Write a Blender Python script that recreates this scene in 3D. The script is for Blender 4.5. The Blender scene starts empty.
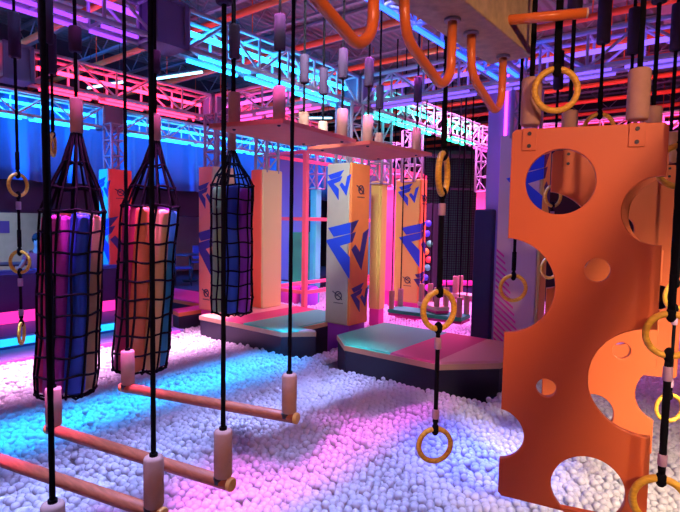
import bpy, bmesh, math, random
import numpy as np
from mathutils import Vector, Matrix
random.seed(7); rng = np.random.default_rng(5)
PI = math.pi
scene = bpy.context.scene
COL = scene.collection

# ------------------------------------------------------------------ camera
EYE = 2.0; F = 510.0
YAW = math.radians(38.1); PITCH = math.radians(3.81); ROLL = math.radians(1.0)
fw = Vector((-math.sin(YAW)*math.cos(PITCH), math.cos(YAW)*math.cos(PITCH), -math.sin(PITCH)))
rt0 = Vector((math.cos(YAW), math.sin(YAW), 0)); up0 = rt0.cross(fw)
rt = rt0*math.cos(ROLL) + up0*math.sin(ROLL); up = rt.cross(fw)
fh = Vector((-math.sin(YAW), math.cos(YAW), 0))
CAM = Vector((0, 0, EYE))
cd = bpy.data.cameras.new('camera'); cam = bpy.data.objects.new('camera', cd); COL.objects.link(cam)
m = Matrix((rt, up, -fw)).transposed().to_4x4(); m.translation = CAM
cam.matrix_world = m
cd.sensor_width = 36; cd.lens = 36*F/680; cd.clip_start = .05; cd.clip_end = 200
scene.camera = cam

def ray(px, py): return fw + rt*((px-340)/F) - up*((py-256)/F)
def at_d(px, py, d):
    r = ray(px, py); return CAM + r*(d/r.dot(fh))
def at_z(px, py, z):
    r = ray(px, py); return CAM + r*((z-EYE)/r.z)
def at_x(px, py, x):
    r = ray(px, py); return CAM + r*(x/r.x)
def at_y(px, py, y):
    r = ray(px, py); return CAM + r*(y/r.y)
def proj(p):
    v = Vector(p)-CAM; f = v.dot(fw)
    return (340+F*v.dot(rt)/f, 256-F*v.dot(up)/f, f)

# ------------------------------------------------------------------ materials
MATS = {}
def mat(name, col, rough=.5, metal=0, emit=None, es=0, noise=0, nscale=8, bump=0, coat=0, alpha=1, trans=0, sheen=0):
    if name in MATS: return MATS[name]
    M = bpy.data.materials.new(name); M.use_nodes = True
    nt = M.node_tree; b = nt.nodes['Principled BSDF']
    b.inputs['Base Color'].default_value = (*col, 1); b.inputs['Roughness'].default_value = rough
    b.inputs['Metallic'].default_value = metal; b.inputs['Coat Weight'].default_value = coat
    b.inputs['Alpha'].default_value = alpha; b.inputs['Transmission Weight'].default_value = trans
    b.inputs['Sheen Weight'].default_value = sheen
    if emit: b.inputs['Emission Color'].default_value = (*emit, 1); b.inputs['Emission Strength'].default_value = es
    if noise or bump:
        tc = nt.nodes.new('ShaderNodeTexCoord'); n = nt.nodes.new('ShaderNodeTexNoise')
        n.inputs['Scale'].default_value = nscale; n.inputs['Detail'].default_value = 5
        nt.links.new(tc.outputs['Object'], n.inputs['Vector'])
        if noise:
            r = nt.nodes.new('ShaderNodeMapRange'); r.inputs['To Min'].default_value = 1-noise; r.inputs['To Max'].default_value = 1+noise
            r.inputs['From Min'].default_value = .3; r.inputs['From Max'].default_value = .7
            nt.links.new(n.outputs['Fac'], r.inputs['Value'])
            v = nt.nodes.new('ShaderNodeVectorMath'); v.operation = 'SCALE'; v.inputs[0].default_value = col
            nt.links.new(r.outputs['Result'], v.inputs['Scale']); nt.links.new(v.outputs['Vector'], b.inputs['Base Color'])
        if bump:
            bp = nt.nodes.new('ShaderNodeBump'); bp.inputs['Strength'].default_value = bump; bp.inputs['Distance'].default_value = .01
            nt.links.new(n.outputs['Fac'], bp.inputs['Height']); nt.links.new(bp.outputs['Normal'], b.inputs['Normal'])
    MATS[name] = M; return M

def wood(name, col):
    if name in MATS: return MATS[name]
    M = mat(name, col, .45, coat=.2); nt = M.node_tree; b = nt.nodes['Principled BSDF']
    tc = nt.nodes.new('ShaderNodeTexCoord'); mp = nt.nodes.new('ShaderNodeMapping'); mp.inputs['Scale'].default_value = (2, 30, 30)
    n = nt.nodes.new('ShaderNodeTexNoise'); n.inputs['Scale'].default_value = 3; n.inputs['Detail'].default_value = 6
    cr = nt.nodes.new('ShaderNodeValToRGB')
    cr.color_ramp.elements[0].position = .35; cr.color_ramp.elements[0].color = (*[c*.75 for c in col], 1)
    cr.color_ramp.elements[1].position = .65; cr.color_ramp.elements[1].color = (*[min(1, c*1.2) for c in col], 1)
    nt.links.new(tc.outputs['Object'], mp.inputs['Vector']); nt.links.new(mp.outputs['Vector'], n.inputs['Vector'])
    nt.links.new(n.outputs['Fac'], cr.inputs['Fac']); nt.links.new(cr.outputs['Color'], b.inputs['Base Color'])
    return M

ROPE = mat('black_webbing', (.004, .004, .008), .9, bump=.3, nscale=90)
ROPE.node_tree.nodes['Principled BSDF'].inputs['Specular IOR Level'].default_value = .12
FOAM = mat('cream_foam', (.56, .33, .27), .75, noise=.06, nscale=25)
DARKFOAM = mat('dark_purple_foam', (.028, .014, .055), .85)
ORANGE = mat('orange_painted_panel', (.74, .165, .055), .42, noise=.04, nscale=3, coat=.15)
ORANGETUBE = mat('orange_powder_coat', (.95, .22, .04), .28, coat=.5)
YRING = wood('yellow_wood_ring', (.95, .52, .05))
BARW = wood('varnished_beech', (.40, .105, .045))
STEEL = mat('grey_steel', (.45, .45, .50), .4, .3)
DSTEEL = mat('dark_steel', (.04, .04, .06), .5, .4)
BLUEINK = mat('blue_print', (.01, .07, .75), .5)
NAVYINK = mat('navy_print', (.035, .03, .20), .5)
BLACKV = mat('black_vinyl', (.012, .012, .03), .5)
WHITE = mat('white_vinyl', (.46, .46, .38), .5, noise=.03)
OR_V = mat('orange_vinyl', (.90, .26, .06), .5, noise=.03)
YEL_V = mat('yellow_vinyl', (.80, .58, .14), .5)
TEAL_V = mat('teal_vinyl', (.08, .75, .55), .5)
RED_V = mat('red_vinyl', (.95, .13, .08), .5)
PINK_V = mat('pink_vinyl', (.95, .18, .35), .5)
TAN_V = mat('tan_vinyl', (.85, .55, .28), .5)
PURP = mat('purple_vinyl', (.33, .05, .60), .5)
MAG_V = mat('magenta_vinyl', (.80, .05, .35), .5)
def emis(name, col, s): return mat(name, (.02, .02, .02), .5, emit=col, es=s)
CY = (.01, .34, .85); RD = (1.0, .018, .065); VI = (.30, .05, .9); PK = (1.0, .05, .50); BL = (.02, .12, 1.0); GN = (.02, .9, .45)
# ------------------------------------------------------------------ mesh builder
class MB:
    def __init__(s): s.v = []; s.f = []; s.sm = []
    def add(s, vs, fs, smooth=False):
        o = len(s.v); s.v += [tuple(v) for v in vs]; s.f += [tuple(i+o for i in f) for f in fs]; s.sm += [smooth]*len(fs); return s
    def box(s, c, size, ax=None, bev=0):
        c = Vector(c); X, Y, Z = ax if ax else (Vector((1,0,0)), Vector((0,1,0)), Vector((0,0,1)))
        a, b, h = size[0]/2, size[1]/2, size[2]/2
        if bev <= 0:
            vs = [c+X*x*a+Y*y*b+Z*z*h for z in (-1,1) for x, y in ((-1,-1),(1,-1),(1,1),(-1,1))]
            return s.add(vs, [(0,3,2,1),(4,5,6,7),(0,1,5,4),(1,2,6,5),(2,3,7,6),(3,0,4,7)])
        r = min(bev, a*.9, b*.9, h*.9); loops = []
        def loop(ia, ib, z):
            pts = []
            for qx, qy, a0 in ((1,1,0),(-1,1,PI/2),(-1,-1,PI),(1,-1,3*PI/2)):
                for k in range(4):
                    t = a0+k*PI/6
                    pts.append(c+X*(qx*(a-r)+math.cos(t)*ia)+Y*(qy*(b-r)+math.sin(t)*ib)+Z*z)
            return pts
        n = 16; vs = []
        for q in (0,.5,1):
            t = q*PI/2; vs += loop(r*math.sin(t), r*math.sin(t), -h+r-r*math.cos(t))
        for q in (1,.5,0):
            t = q*PI/2; vs += loop(r*math.sin(t), r*math.sin(t), h-r+r*math.cos(t))
        fs = [tuple(range(n))[::-1], tuple(range(5*n, 6*n))]
        for l in range(5):
            for k in range(n): fs.append((l*n+k, l*n+(k+1)%n, (l+1)*n+(k+1)%n, (l+1)*n+k))
        return s.add(vs, fs)
    def tube(s, pts, r, n=8, closed=False, cap=True):
        pts = [Vector(p) for p in pts]; N = len(pts); rs = r if isinstance(r, (list, tuple)) else [r]*N
        vs = []; prev = None
        for i, p in enumerate(pts):
            if closed: t = pts[(i+1)%N]-pts[i-1]
            else: t = pts[min(i+1, N-1)]-pts[max(i-1, 0)]
            t = t.normalized() if t.length > 1e-9 else Vector((0,0,1))
            if prev is None:
                a = Vector((0,0,1)) if abs(t.z) < .9 else Vector((1,0,0)); u = t.cross(a).normalized()
            else:
                u = prev - t*prev.dot(t); u = u.normalized() if u.length > 1e-6 else t.orthogonal().normalized()
            prev = u; w = t.cross(u)
            vs += [p+(u*math.cos(2*PI*k/n)+w*math.sin(2*PI*k/n))*rs[i] for k in range(n)]
        fs = []
        for i in range(N if closed else N-1):
            j = (i+1)%N
            for k in range(n): fs.append((i*n+k, i*n+(k+1)%n, j*n+(k+1)%n, j*n+k))
        s.add(vs, fs, True)
        if cap and not closed:
            o = len(s.v)-len(vs); s.f.append(tuple(o+k for k in range(n))[::-1]); s.sm.append(False)
            s.f.append(tuple(o+(N-1)*n+k for k in range(n))); s.sm.append(False)
        return s
    def cyl(s, p, q, r, n=16, round_=0):
        p, q = Vector(p), Vector(q); L = (q-p).length; d = (q-p).normalized(); e = round_ or .0001
        e = min(e, L*.4)
        return s.tube([p, p+d*e*.3, p+d*e, q-d*e, q-d*e*.3, q], [r-e, r-e*.3, r, r, r-e*.3, r-e] if round_ else [r]*6, n)
    def torus(s, c, nrm, R, r, N=36, n=10, squash=1):
        nrm = Vector(nrm).normalized(); z = Vector((0,0,1)); u = (z-nrm*z.dot(nrm)).normalized(); w = nrm.cross(u); c = Vector(c)
        return s.tube([c+u*math.cos(2*PI*k/N)*R+w*math.sin(2*PI*k/N)*R*squash for k in range(N)], r, n, closed=True)
    def ball(s, c, r, sc=(1,1,1), nu=14, nv=8):
        c = Vector(c); vs = [c+Vector((0,0,-r*sc[2]))]; 
        for i in range(1, nv):
            t = -PI/2+PI*i/nv
            vs += [c+Vector((r*sc[0]*math.cos(t)*math.cos(2*PI*k/nu), r*sc[1]*math.cos(t)*math.sin(2*PI*k/nu), r*sc[2]*math.sin(t))) for k in range(nu)]
        vs.append(c+Vector((0,0,r*sc[2]))); fs = [(0, 1+(k+1)%nu, 1+k) for k in range(nu)]
        for i in range(nv-2):
            for k in range(nu): a = 1+i*nu; fs.append((a+k, a+(k+1)%nu, a+nu+(k+1)%nu, a+nu+k))
        a = 1+(nv-2)*nu; fs += [(a+k, a+(k+1)%nu, len(vs)-1) for k in range(nu)]
        return s.add(vs, fs, True)
    def prism(s, pts, off):      # polygon (3D points), extruded by vector off
        off = Vector(off); n = len(pts); vs = [Vector(p) for p in pts]+[Vector(p)+off for p in pts]
        return s.add(vs, [tuple(range(n))[::-1], tuple(range(n, 2*n))]+[(k, (k+1)%n, n+(k+1)%n, n+k) for k in range(n)])
    def build(s, name, material, parent=None):
        me = bpy.data.meshes.new(name); org = Vector((0,0,0))
        if parent is None and s.v:
            a = np.array(s.v); org = Vector(((a[:,0].min()+a[:,0].max())/2, (a[:,1].min()+a[:,1].max())/2, a[:,2].min()))
        inv = parent_world(parent).inverted() if parent else Matrix.Translation(-org)
        me.from_pydata([tuple(inv @ Vector(v)) for v in s.v], [], s.f); me.update()
        me.polygons.foreach_set('use_smooth', s.sm)
        bm = bmesh.new(); bm.from_mesh(me); bmesh.ops.recalc_face_normals(bm, faces=bm.faces); bm.to_mesh(me); bm.free()
        me.materials.append(material)
        o = bpy.data.objects.new(name, me); COL.objects.link(o)
        if parent: o.parent = parent
        else: o.location = org
        return o
def parent_world(o):
    M = Matrix.LocRotScale(o.location, o.rotation_euler, o.scale)
    return parent_world(o.parent) @ M if o.parent else M
def tag(o, label=None, cat=None, group=None, kind=None):
    if label: o['label'] = label
    if cat: o['category'] = cat
    if group: o['group'] = group
    if kind: o['kind'] = kind
    return o
def thing(name, label, cat, loc=(0,0,0), group=None):
    o = bpy.data.objects.new(name, None); COL.objects.link(o); o.location = loc; o.empty_display_size = .1
    return tag(o, label, cat, group)
def struct(name, mb, m): return tag(mb.build(name, m), kind='structure')
Zv = Vector((0,0,1))
def V(*a): return Vector(a)
CEIL = 6.7; HUNG = 6.2
# ------------------------------------------------------------------ room shell
LX, RX, FY, BY = -14.5, 6.0, -3.0, 21.0
FLZ = -.6
floor_m = mat('dark_carpet', (.05, .03, .09), .8, noise=.2, nscale=20)
wall_m = mat('dark_wall_paint', (.03, .03, .055), .8, noise=.15, nscale=2)
struct('floor', MB().box(((LX+RX)/2, (FY+BY)/2, FLZ-.1), (RX-LX, BY-FY, .2)), floor_m)
def corrug(name, col):
    M = mat(name, col, .6, .2); nt = M.node_tree; b = nt.nodes['Principled BSDF']
    tc = nt.nodes.new('ShaderNodeTexCoord'); w = nt.nodes.new('ShaderNodeTexWave'); w.bands_direction = 'X'; w.inputs['Scale'].default_value = 1.6
    bp = nt.nodes.new('ShaderNodeBump'); bp.inputs['Strength'].default_value = .8; bp.inputs['Distance'].default_value = .05
    nt.links.new(tc.outputs['Object'], w.inputs['Vector']); nt.links.new(w.outputs['Fac'], bp.inputs['Height']); nt.links.new(bp.outputs['Normal'], b.inputs['Normal'])
    return M
struct('ceiling', MB().box(((LX+RX)/2, (FY+BY)/2, CEIL+.1), (RX-LX, BY-FY, .2)), corrug('corrugated_deck', (.20, .20, .23)))
struct('wall_left', MB().box((LX-.1, (FY+BY)/2, (CEIL+FLZ)/2), (.2, BY-FY, CEIL-FLZ)), wall_m)
struct('wall_back', MB().box(((LX+RX)/2, BY+.1, (CEIL+FLZ)/2), (RX-LX, .2, CEIL-FLZ)), wall_m)
struct('wall_right', MB().box((RX+.1, (FY+BY)/2, (CEIL+FLZ)/2), (.2, BY-FY, CEIL-FLZ)), wall_m)
struct('wall_front', MB().box(((LX+RX)/2, FY-.1, (CEIL+FLZ)/2), (RX-LX, .2, CEIL-FLZ)), wall_m)
# pale lower band of the left wall
struct('trim_1', MB().box((LX+.03, 6, 1.1), (.06, 17.8, 2.6)), mat('pale_wall', (.42, .45, .50), .7, noise=.05))
# open web joists under the deck (part of the building)
n = 2
JM = mat('joist_paint', (.30, .28, .34), .5, .2)
y = 1.2
while y < 20.6:
    jb = MB(); zt, zb = CEIL-.06, CEIL-.55
    jb.box(((LX+RX)/2, y, zt), (RX-LX-.02, .10, .05)); jb.box(((LX+RX)/2, y, zb), (RX-LX-.02, .09, .05))
    x = LX+.1; k = 0
    while x < RX-.6:
        jb.tube([(x, y, zb if k%2 else zt), (x+.5, y, zt if k%2 else zb)], .016, 5); x += .5; k += 1
    struct(f'trim_{n}', jb, JM); n += 1; y += 1.35
# girders along Y
for gx in (-9.4, -1.2):
    g = MB(); g.box((gx, 9, CEIL-.62), (.2, 23.8, .03)); g.box((gx, 9, CEIL-1.0), (.2, 23.8, .03)); g.box((gx, 9, CEIL-.81), (.02, 23.8, .36))
    struct(f'trim_{n}', g, JM); n += 1
# orange pipes under the joists
PIPE = mat('orange_pipe_paint', (.95, .13, .03), .4)
for y in (2.6, 4.0, 5.5, 7.2, 8.8, 10.2, 11.5, 13.0, 14.6, 16.2, 17.8, 19.4):
    p = MB().cyl((LX+.05, y, 5.25), (RX-.05, y, 5.25), .055, 12)
    for x in range(-14, 6, 3): p.tube([(x, y, 5.25), (x, y, CEIL-.02)], .01, 5)
    tag(p.build('ceiling_pipe', PIPE), 'long orange pipe running across the hall under the ceiling joists', 'pipe', 'orange pipes under the ceiling')

# ------------------------------------------------------------------ lighting trusses
def lattice(mb, a, b, side, upv, w, h, r=.029, rl=.019, bay=.56):
    a, b = Vector(a), Vector(b); L = (b-a).length; d = (b-a)/L
    cor = [(s1*w/2, s2*h/2) for s1 in (-1,1) for s2 in (-1,1)]
    for x, z in cor: mb.tube([a+side*x+upv*z, b+side*x+upv*z], r, 8)
    n = max(1, round(L/bay)); st = L/n
    for i in range(n+1):
        p = a+d*st*i
        for s1 in (-1,1): mb.tube([p+side*s1*w/2-upv*h/2, p+side*s1*w/2+upv*h/2], rl, 5, cap=False)
        for s2 in (-1,1): mb.tube([p-side*w/2+upv*s2*h/2, p+side*w/2+upv*s2*h/2], rl, 5, cap=False)
        if i < n:
            q = p+d*st; s2 = 1 if i%2 else -1
            for s1 in (-1,1): mb.tube([p+side*s1*w/2+upv*s2*h/2, q+side*s1*w/2-upv*s2*h/2], rl, 5, cap=False)
            mb.tube([p-side*w/2*s2-upv*h/2, q+side*w/2*s2-upv*h/2], rl, 5, cap=False)
TM = mat('truss_aluminium', (.60, .60, .66), .42, 0)
def area(name, loc, size, col, power, spread=180, rot=(0,0,0), sy=None):
    l = bpy.data.lights.new(name, 'AREA'); l.shape = 'RECTANGLE'; l.size = size; l.size_y = sy or size
    l.energy = power; l.color = col; l.spread = math.radians(spread)
    o = bpy.data.objects.new(name, l); COL.objects.link(o); o.location = loc; o.rotation_euler = rot; return o
ZT = 4.13
def truss(axis, c, a, b, label, col, es, seg=.9):
    side = V(1,0,0) if axis == 'Y' else V(0,1,0)
    P = lambda t, s=0, z=0: (V(c+s, t, ZT+z) if axis == 'Y' else V(t, c+s, ZT+z))
    t = thing('box_truss', label, 'truss', P((a+b)/2))
    mb = MB(); lattice(mb, P(a), P(b), side, Zv, .32, .42); mb.build('lattice_frame', TM, t)
    for s in (-.12, .12):
        x = a+.1
        while x < b-.2:
            e = min(x+seg, b-.1)
            MB().box((P(x)+P(e))/2+side*s-Zv*.255, (.035, e-x-.14, .03) if axis == 'Y' else (e-x-.14, .035, .03)).build('led_batten', emis('led_'+label.split()[0]+str(es), col, es), t)
            x = e
    MB().box((P(a)+P(b))/2+Zv*.02, (.05, b-a-.2, .05) if axis == 'Y' else (b-a-.2, .05, .05)).build('led_batten', emis('ledc_'+label.split()[0]+str(es), col, es*1.3), t)
    area('truss_uplight', P((a+b)/2, 0, -.17), .12 if axis == 'Y' else b-a-.3, col, (b-a)*es*1.1, 170, (PI, 0, 0), sy=(b-a-.3) if axis == 'Y' else .12)
    return t
def node(x, y, label):
    t = thing('truss_corner_block', label, 'truss corner', (x, y, ZT-.22))
    mb = MB()
    for s1 in (-1,1):
        for s2 in (-1,1): mb.box((x+s1*.17, y+s2*.17, ZT), (.05, .05, .5))
    for z in (-.23, .23): mb.box((x, y, ZT+z), (.38, .38, .04))
    mb.box((x, y, ZT), (.34, .34, .42)); mb.build('block', mat('block_metal', (.22, .2, .3), .45, .3), t)
X1, X2, X3 = -5.15, -8.15, -10.9
truss('Y', X1, -1.2, 3.12, 'violet lit box truss overhead at the upper left, nearest the camera', VI, 2.0)
truss('Y', X1, 3.55, 6.75, 'cyan lit box truss above the middle of the ball pit', CY, 10)
truss('Y', X1, 7.2, 9.9, 'teal lit box truss behind the middle corner block', (.02, .75, .75), 8)
truss('Y', X1, 10.1, 11.6, 'green lit short box truss before the magenta one', GN, 8)
truss('Y', X1, 11.8, 15.5, 'magenta lit box truss at the far end above the black cage', PK, 4)
truss('Y', X2, -.5, 2.7, 'crimson lit box truss cut by the left picture edge', RD, 6)
truss('Y', X2, 3.1, 6.15, 'red lit box truss above the first two hanging net bags', RD, 9)
truss('Y', X2, 6.6, 9.6, 'rose lit box truss seen behind the near hanging board', (1, .02, .10), 7)
truss('Y', X3, -.5, 5.5, 'blue cyan lit box truss in front of the blue drape at the left', CY, 8)
truss('Y', X3, 5.95, 15.5, 'long cyan lit box truss along the blue drape behind the pillars', CY, 8)
truss('Y', -2.45, 3.3, 6.72, 'deep blue lit box truss seen between the orange grab handles', (.01, .07, 1), 7)
truss('X', 6.98, X1+.2, .5+5.2, 'lilac box truss crossing overhead behind the orange panels', (.22, .10, 1), 1.6)
truss('X', 6.38, X2+.25, X1-.25, 'rosy purple cross truss between two lengthwise trusses', (.8, .06, .4), 3)
truss('X', 12.5, X1+.3, 5.5, 'pink lit cross truss at the far right behind the orange panels', (1, .05, .3), 8)
node(X1, 3.33, 'dark square truss corner block between violet and cyan trusses')
node(X1, 6.98, 'dark square truss corner block between cyan and teal trusses')
node(X2, 2.9, 'dark square truss corner block near the left picture edge')
node(X2, 6.38, 'purple truss corner block above the pink pillar')
node(X3, 5.72, 'truss corner block at the teal and red pillar top')

# ------------------------------------------------------------------ emblems
EMB = [[(-.46,0),(.2,.14),(.03,-.066),(-.34,-.14)],
       [(-.51,-.2),(.13,-.05),(.04,-.21),(-.21,-.28),(-.01,-.45),(-.01,-.80)],
       [(.02,-.33),(.12,-.25),(.25,-.38),(.33,-.07),(.48,0),(.3,-.67)]]
def clip(poly, axis, lim, sgn):
    out = []
    for i in range(len(poly)):
        a, b = poly[i-1], poly[i]; ia = (a[axis]-lim)*sgn >= 0; ib = (b[axis]-lim)*sgn >= 0
        if ia != ib:
            t = (lim-a[axis])/(b[axis]-a[axis]); out.append((a[0]+(b[0]-a[0])*t, a[1]+(b[1]-a[1])*t))
        if ib: out.append(b)
    return out
def pillar(px, d, top, cols, label, wx=.5, wy=.5, base=PURP, z0=.35, ptop=ZT-.24, big=1.9, inks=(BLUEINK, NAVYINK), lat=None, small=True, bz=-.3):
    """px = image column of the near corner, d = distance; top/z0 = pad heights"""
    c = at_d(px, 222, d); cx, cy = c.x, c.y            # near corner (max X, min Y)
    t = thing('padded_pillar', label, 'pillar', (cx-wx/2, cy+wy/2, bz)); k = .05
    MB().box((cx-wx/2-k/2, cy+k/2, (top+z0)/2), (wx-k, k, top-z0), bev=.02).build('front_pad', cols[0], t)
    MB().box((cx-k/2, cy+wy/2, (top+z0)/2), (k, wy, top-z0), bev=.02).build('side_pad', cols[1], t)
    MB().box((cx-wx/2-k/2, cy+wy/2+k/2, (top+z0)/2), (wx-k-.01, wy-k-.01, top-z0-.02), bev=.02).build('core', cols[2] if len(cols) > 2 else cols[0], t)
    MB().box((cx-wx/2, cy+wy/2, (z0+bz)/2), (wx*.86, wy*.86, z0-bz)).build('base', base, t)
    mb = MB(); lattice(mb, (cx-wx/2, cy+wy/2, top-.05), (cx-wx/2, cy+wy/2, ptop), V(1,0,0), V(0,1,0), .3, .3, .028, .016, .35)
    mb.build('steel_column', lat or mat('column_paint', (.34, .32, .40), .5), t)
    def put(o_u, o_z, s, ink):
        for face in (0, 1):
            m = MB()
            for P in EMB:
                Q = [(o_u+p[0]*s, o_z+p[1]*s) for p in P]
                Q = clip(Q, 0, -.004, -1) if face == 0 else clip(Q, 0, .004, 1)
                Q = clip(Q, 0, -wx+.01, 1) if face == 0 else clip(Q, 0, wy-.01, -1)
                if len(Q) < 3: continue
                if face == 0: m.prism([V(cx+u, cy-.006, z) for u, z in Q], (0, .008, 0))
                else: m.prism([V(cx+.006, cy+u, z) for u, z in Q], (-.008, 0, 0))
            if m.v: m.build('printed_emblem', ink[face] if isinstance(ink, tuple) else ink, t)
    if big: put(0, big, 1.0, inks)
    if small:
        put(-wx*.5, big+.85, .5, inks); put(wy*.55, big-.95, .5, (NAVYINK, NAVYINK))
        for u, z in ((-wx*.45, big-1.08), (wy*.5, big+.62)):
            m = MB(); O = V(cx+u, cy-.004, z) if u < 0 else V(cx+.004, cy+u, z); nr = V(0,1,0) if u < 0 else V(1,0,0); sd = V(1,0,0) if u < 0 else V(0,1,0)
            m.torus(O, nr, .065, .010, 20, 5)
            m.tube([O+sd*(-.12)+Zv*.06, O+sd*(-.03)+Zv*.015, O+sd*.05-Zv*.03, O+sd*.075-Zv*.065], .009, 5)
            m.tube([O+sd*-.04-Zv*.01, O+sd*.0+Zv*.03, O+sd*.06+Zv*.035], .009, 5)
            for q in range(8): m.box(O+sd*(-.085+.024*q)-Zv*.12, (.014, .004, .018) if u < 0 else (.004, .014, .018))
            m.build('round_badge', mat('badge_ink', (.02, .02, .06), .5), t)
    return t, cx, cy
pillar(351, 8.0, 2.93, (WHITE, OR_V, WHITE), 'white and orange padded pillar with large blue arrow emblem at the picture centre')
pillar(421, 10.4, 2.90, (YEL_V, OR_V, YEL_V), 'yellow fronted padded pillar with blue emblem, behind the centre platform', wx=.62, wy=.22, base=MAG_V)
pillar(213, 9.1, 2.95, (mat('coral_vinyl', (.95, .34, .16), .5), TAN_V), 'coral padded pillar with purple emblem right behind the third net bag', wx=.42, base=MAG_V, inks=(NAVYINK, NAVYINK), big=1.75)
pillar(109, 10.2, 2.98, (TEAL_V, RED_V), 'teal and red padded pillar between the first two net bags', wx=.4, base=TEAL_V)
pillar(263, 9.5, 2.95, (RED_V, TAN_V), 'red and tan padded pillar right of the third net bag', wx=.34, wy=.5, base=MAG_V, big=0, small=False, bz=.345)
pillar(487, 12.5, 2.85, (PINK_V, PINK_V), 'slim pink padded pillar beside the black cage', wx=.3, wy=.15, big=0, small=False, base=MAG_V)
pillar(397, 12.2, 2.85, (PINK_V, PINK_V), 'pink padded pillar behind the yellow one', wx=.4, wy=.2, big=0, small=False, base=MAG_V)
pillar(381, 9.6, 2.78, (YEL_V, YEL_V), 'narrow yellow padded post peeking out behind the centre pillar', wx=.25, wy=.2, big=0, small=False, base=MAG_V)
pillar(316, 12.5, 2.85, (TEAL_V, TEAL_V), 'narrow teal padded post inside the pink framed cage', wx=.2, wy=.2, big=0, small=False, base=TEAL_V)
pf, fx, fy = pillar(542, 6.9, 3.25, (mat('grey_lilac_vinyl', (.78, .62, .62), .5), YEL_V), 'wide pale padded pillar with pink stripes, seen through the panel notch', wx=.62, wy=.3, big=2.85, small=False, z0=.2)
m = MB()
for i in range(16):
    z = .35+i*.085; Q = [(-.61, z), (-.61, z+.035), (-.61+.5, z-.4+.035), (-.61+.5, z-.4)]
    Q = clip(clip(Q, 1, .22, 1), 0, -.62+max(.10, .45-i*.022), -1)
    if len(Q) > 2: m.prism([V(fx+u, fy-.004, zz) for u, zz in Q], (0, .006, 0))
m.build('pink_stripes', mat('pink_print', (.85, .06, .45), .5), pf)

# violet square steel column with a navy pad
c = at_d(500, 222, 7.75)
t = thing('steel_column', 'tall square violet lit steel column with navy pad at its foot', 'column', (c.x, c.y, -.3))
MB().box((c.x, c.y, 2.9), (.37, .30, 6.4), bev=.01).build('post', mat('lilac_paint', (.42, .35, .75), .45), t)
MB().box((c.x-.16, c.y-.04, 1.03), (.30, .42, 2.4), bev=.03).build('foot_pad', mat('navy_vinyl', (.012, .012, .07), .5), t)
MB().box((c.x+.09, c.y-.16, 3.3), (.035, .02, 1.9)).build('led_strip', emis('led_mag', (.9, .05, 1), 5), t)

# ------------------------------------------------------------------ platforms
def platform(pts, z, mats, label, zb=-.3, edge=None, name='padded_platform'):
    cx = sum(p[0] for p in pts)/len(pts); cy = sum(p[1] for p in pts)/len(pts)
    t = thing(name, label, 'platform', (cx, cy, zb))
    ins = lambda k: [(cx+(x-cx)*k, cy+(y-cy)*k) for x, y in pts]
    MB().prism([V(x, y, zb) for x, y in ins(.985)], (0,0,z-.09-zb)).build('dark_skirt', BLACKV, t)
    MB().prism([V(x, y, z-.09) for x, y in pts], (0,0,.07)).build('edge_padding', edge or TAN_V, t)
    mb = MB(); a, b = ins(.995), ins(.96); n = len(pts)
    mb.add([V(x,y,z-.02) for x,y in a]+[V(x,y,z) for x,y in b], [(k,(k+1)%n,n+(k+1)%n,n+k) for k in range(n)]+[tuple(range(n,2*n))])
    mb.build('top_mat', mats, t); return t
def mat_top(name, cols, sx, off=0):
    M = mat(name, cols[0], .45); nt = M.node_tree; b = nt.nodes['Principled BSDF']
    tc = nt.nodes.new('ShaderNodeTexCoord'); sp = nt.nodes.new('ShaderNodeSeparateXYZ'); r = nt.nodes.new('ShaderNodeMapRange')
    r.inputs['From Min'].default_value = -sx; r.inputs['From Max'].default_value = sx
    cr = nt.nodes.new('ShaderNodeValToRGB'); cr.color_ramp.interpolation = 'CONSTANT'
    els = cr.color_ramp.elements; els[0].color = (*cols[0],1)
    for i, c_ in enumerate(cols[1:]):
        e = els.new((i+1)/len(cols)) if i < len(cols)-2 else els[-1]; e.position = (i+1)/len(cols); e.color = (*c_,1)
    nt.links.new(tc.outputs['Object'], sp.inputs[0]); nt.links.new(sp.outputs['X'], r.inputs['Value'])
    nt.links.new(r.outputs['Result'], cr.inputs['Fac']); nt.links.new(cr.outputs['Color'], b.inputs['Base Color']); return M
TQ = (.03, .58, .27); RS = (.58, .05, .12); CR = (.75, .40, .25)
platform([(-4.62,5.85),(-4.15,5.42),(-2.75,5.42),(-2.2,6.0),(-2.2,7.1),(-4.62,7.1)], .35, mat_top('mat_mid', (TQ, TQ, RS, CR), 1.25), 'platform with turquoise, red and cream mat between the centre pillar and pale pillar')
platform([(-7.35,5.42),(-5.35,5.42),(-4.98,5.8),(-5.36,5.8),(-5.36,7.3),(-7.35,7.3)], .35, mat_top('mat_left', (CR, RS, TQ, TQ, CR), 1.3), 'platform with coral and turquoise mat under the third net bag')
platform([(-12.4,6.3),(-8.25,6.3),(-8.25,5.5),(-7.95,5.42),(-7.95,7.3),(-12.4,7.3)], .32, mat('mat_magenta', (.85, .05, .30), .5), 'magenta matted platform behind the first two net bags', edge=OR_V)
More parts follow.
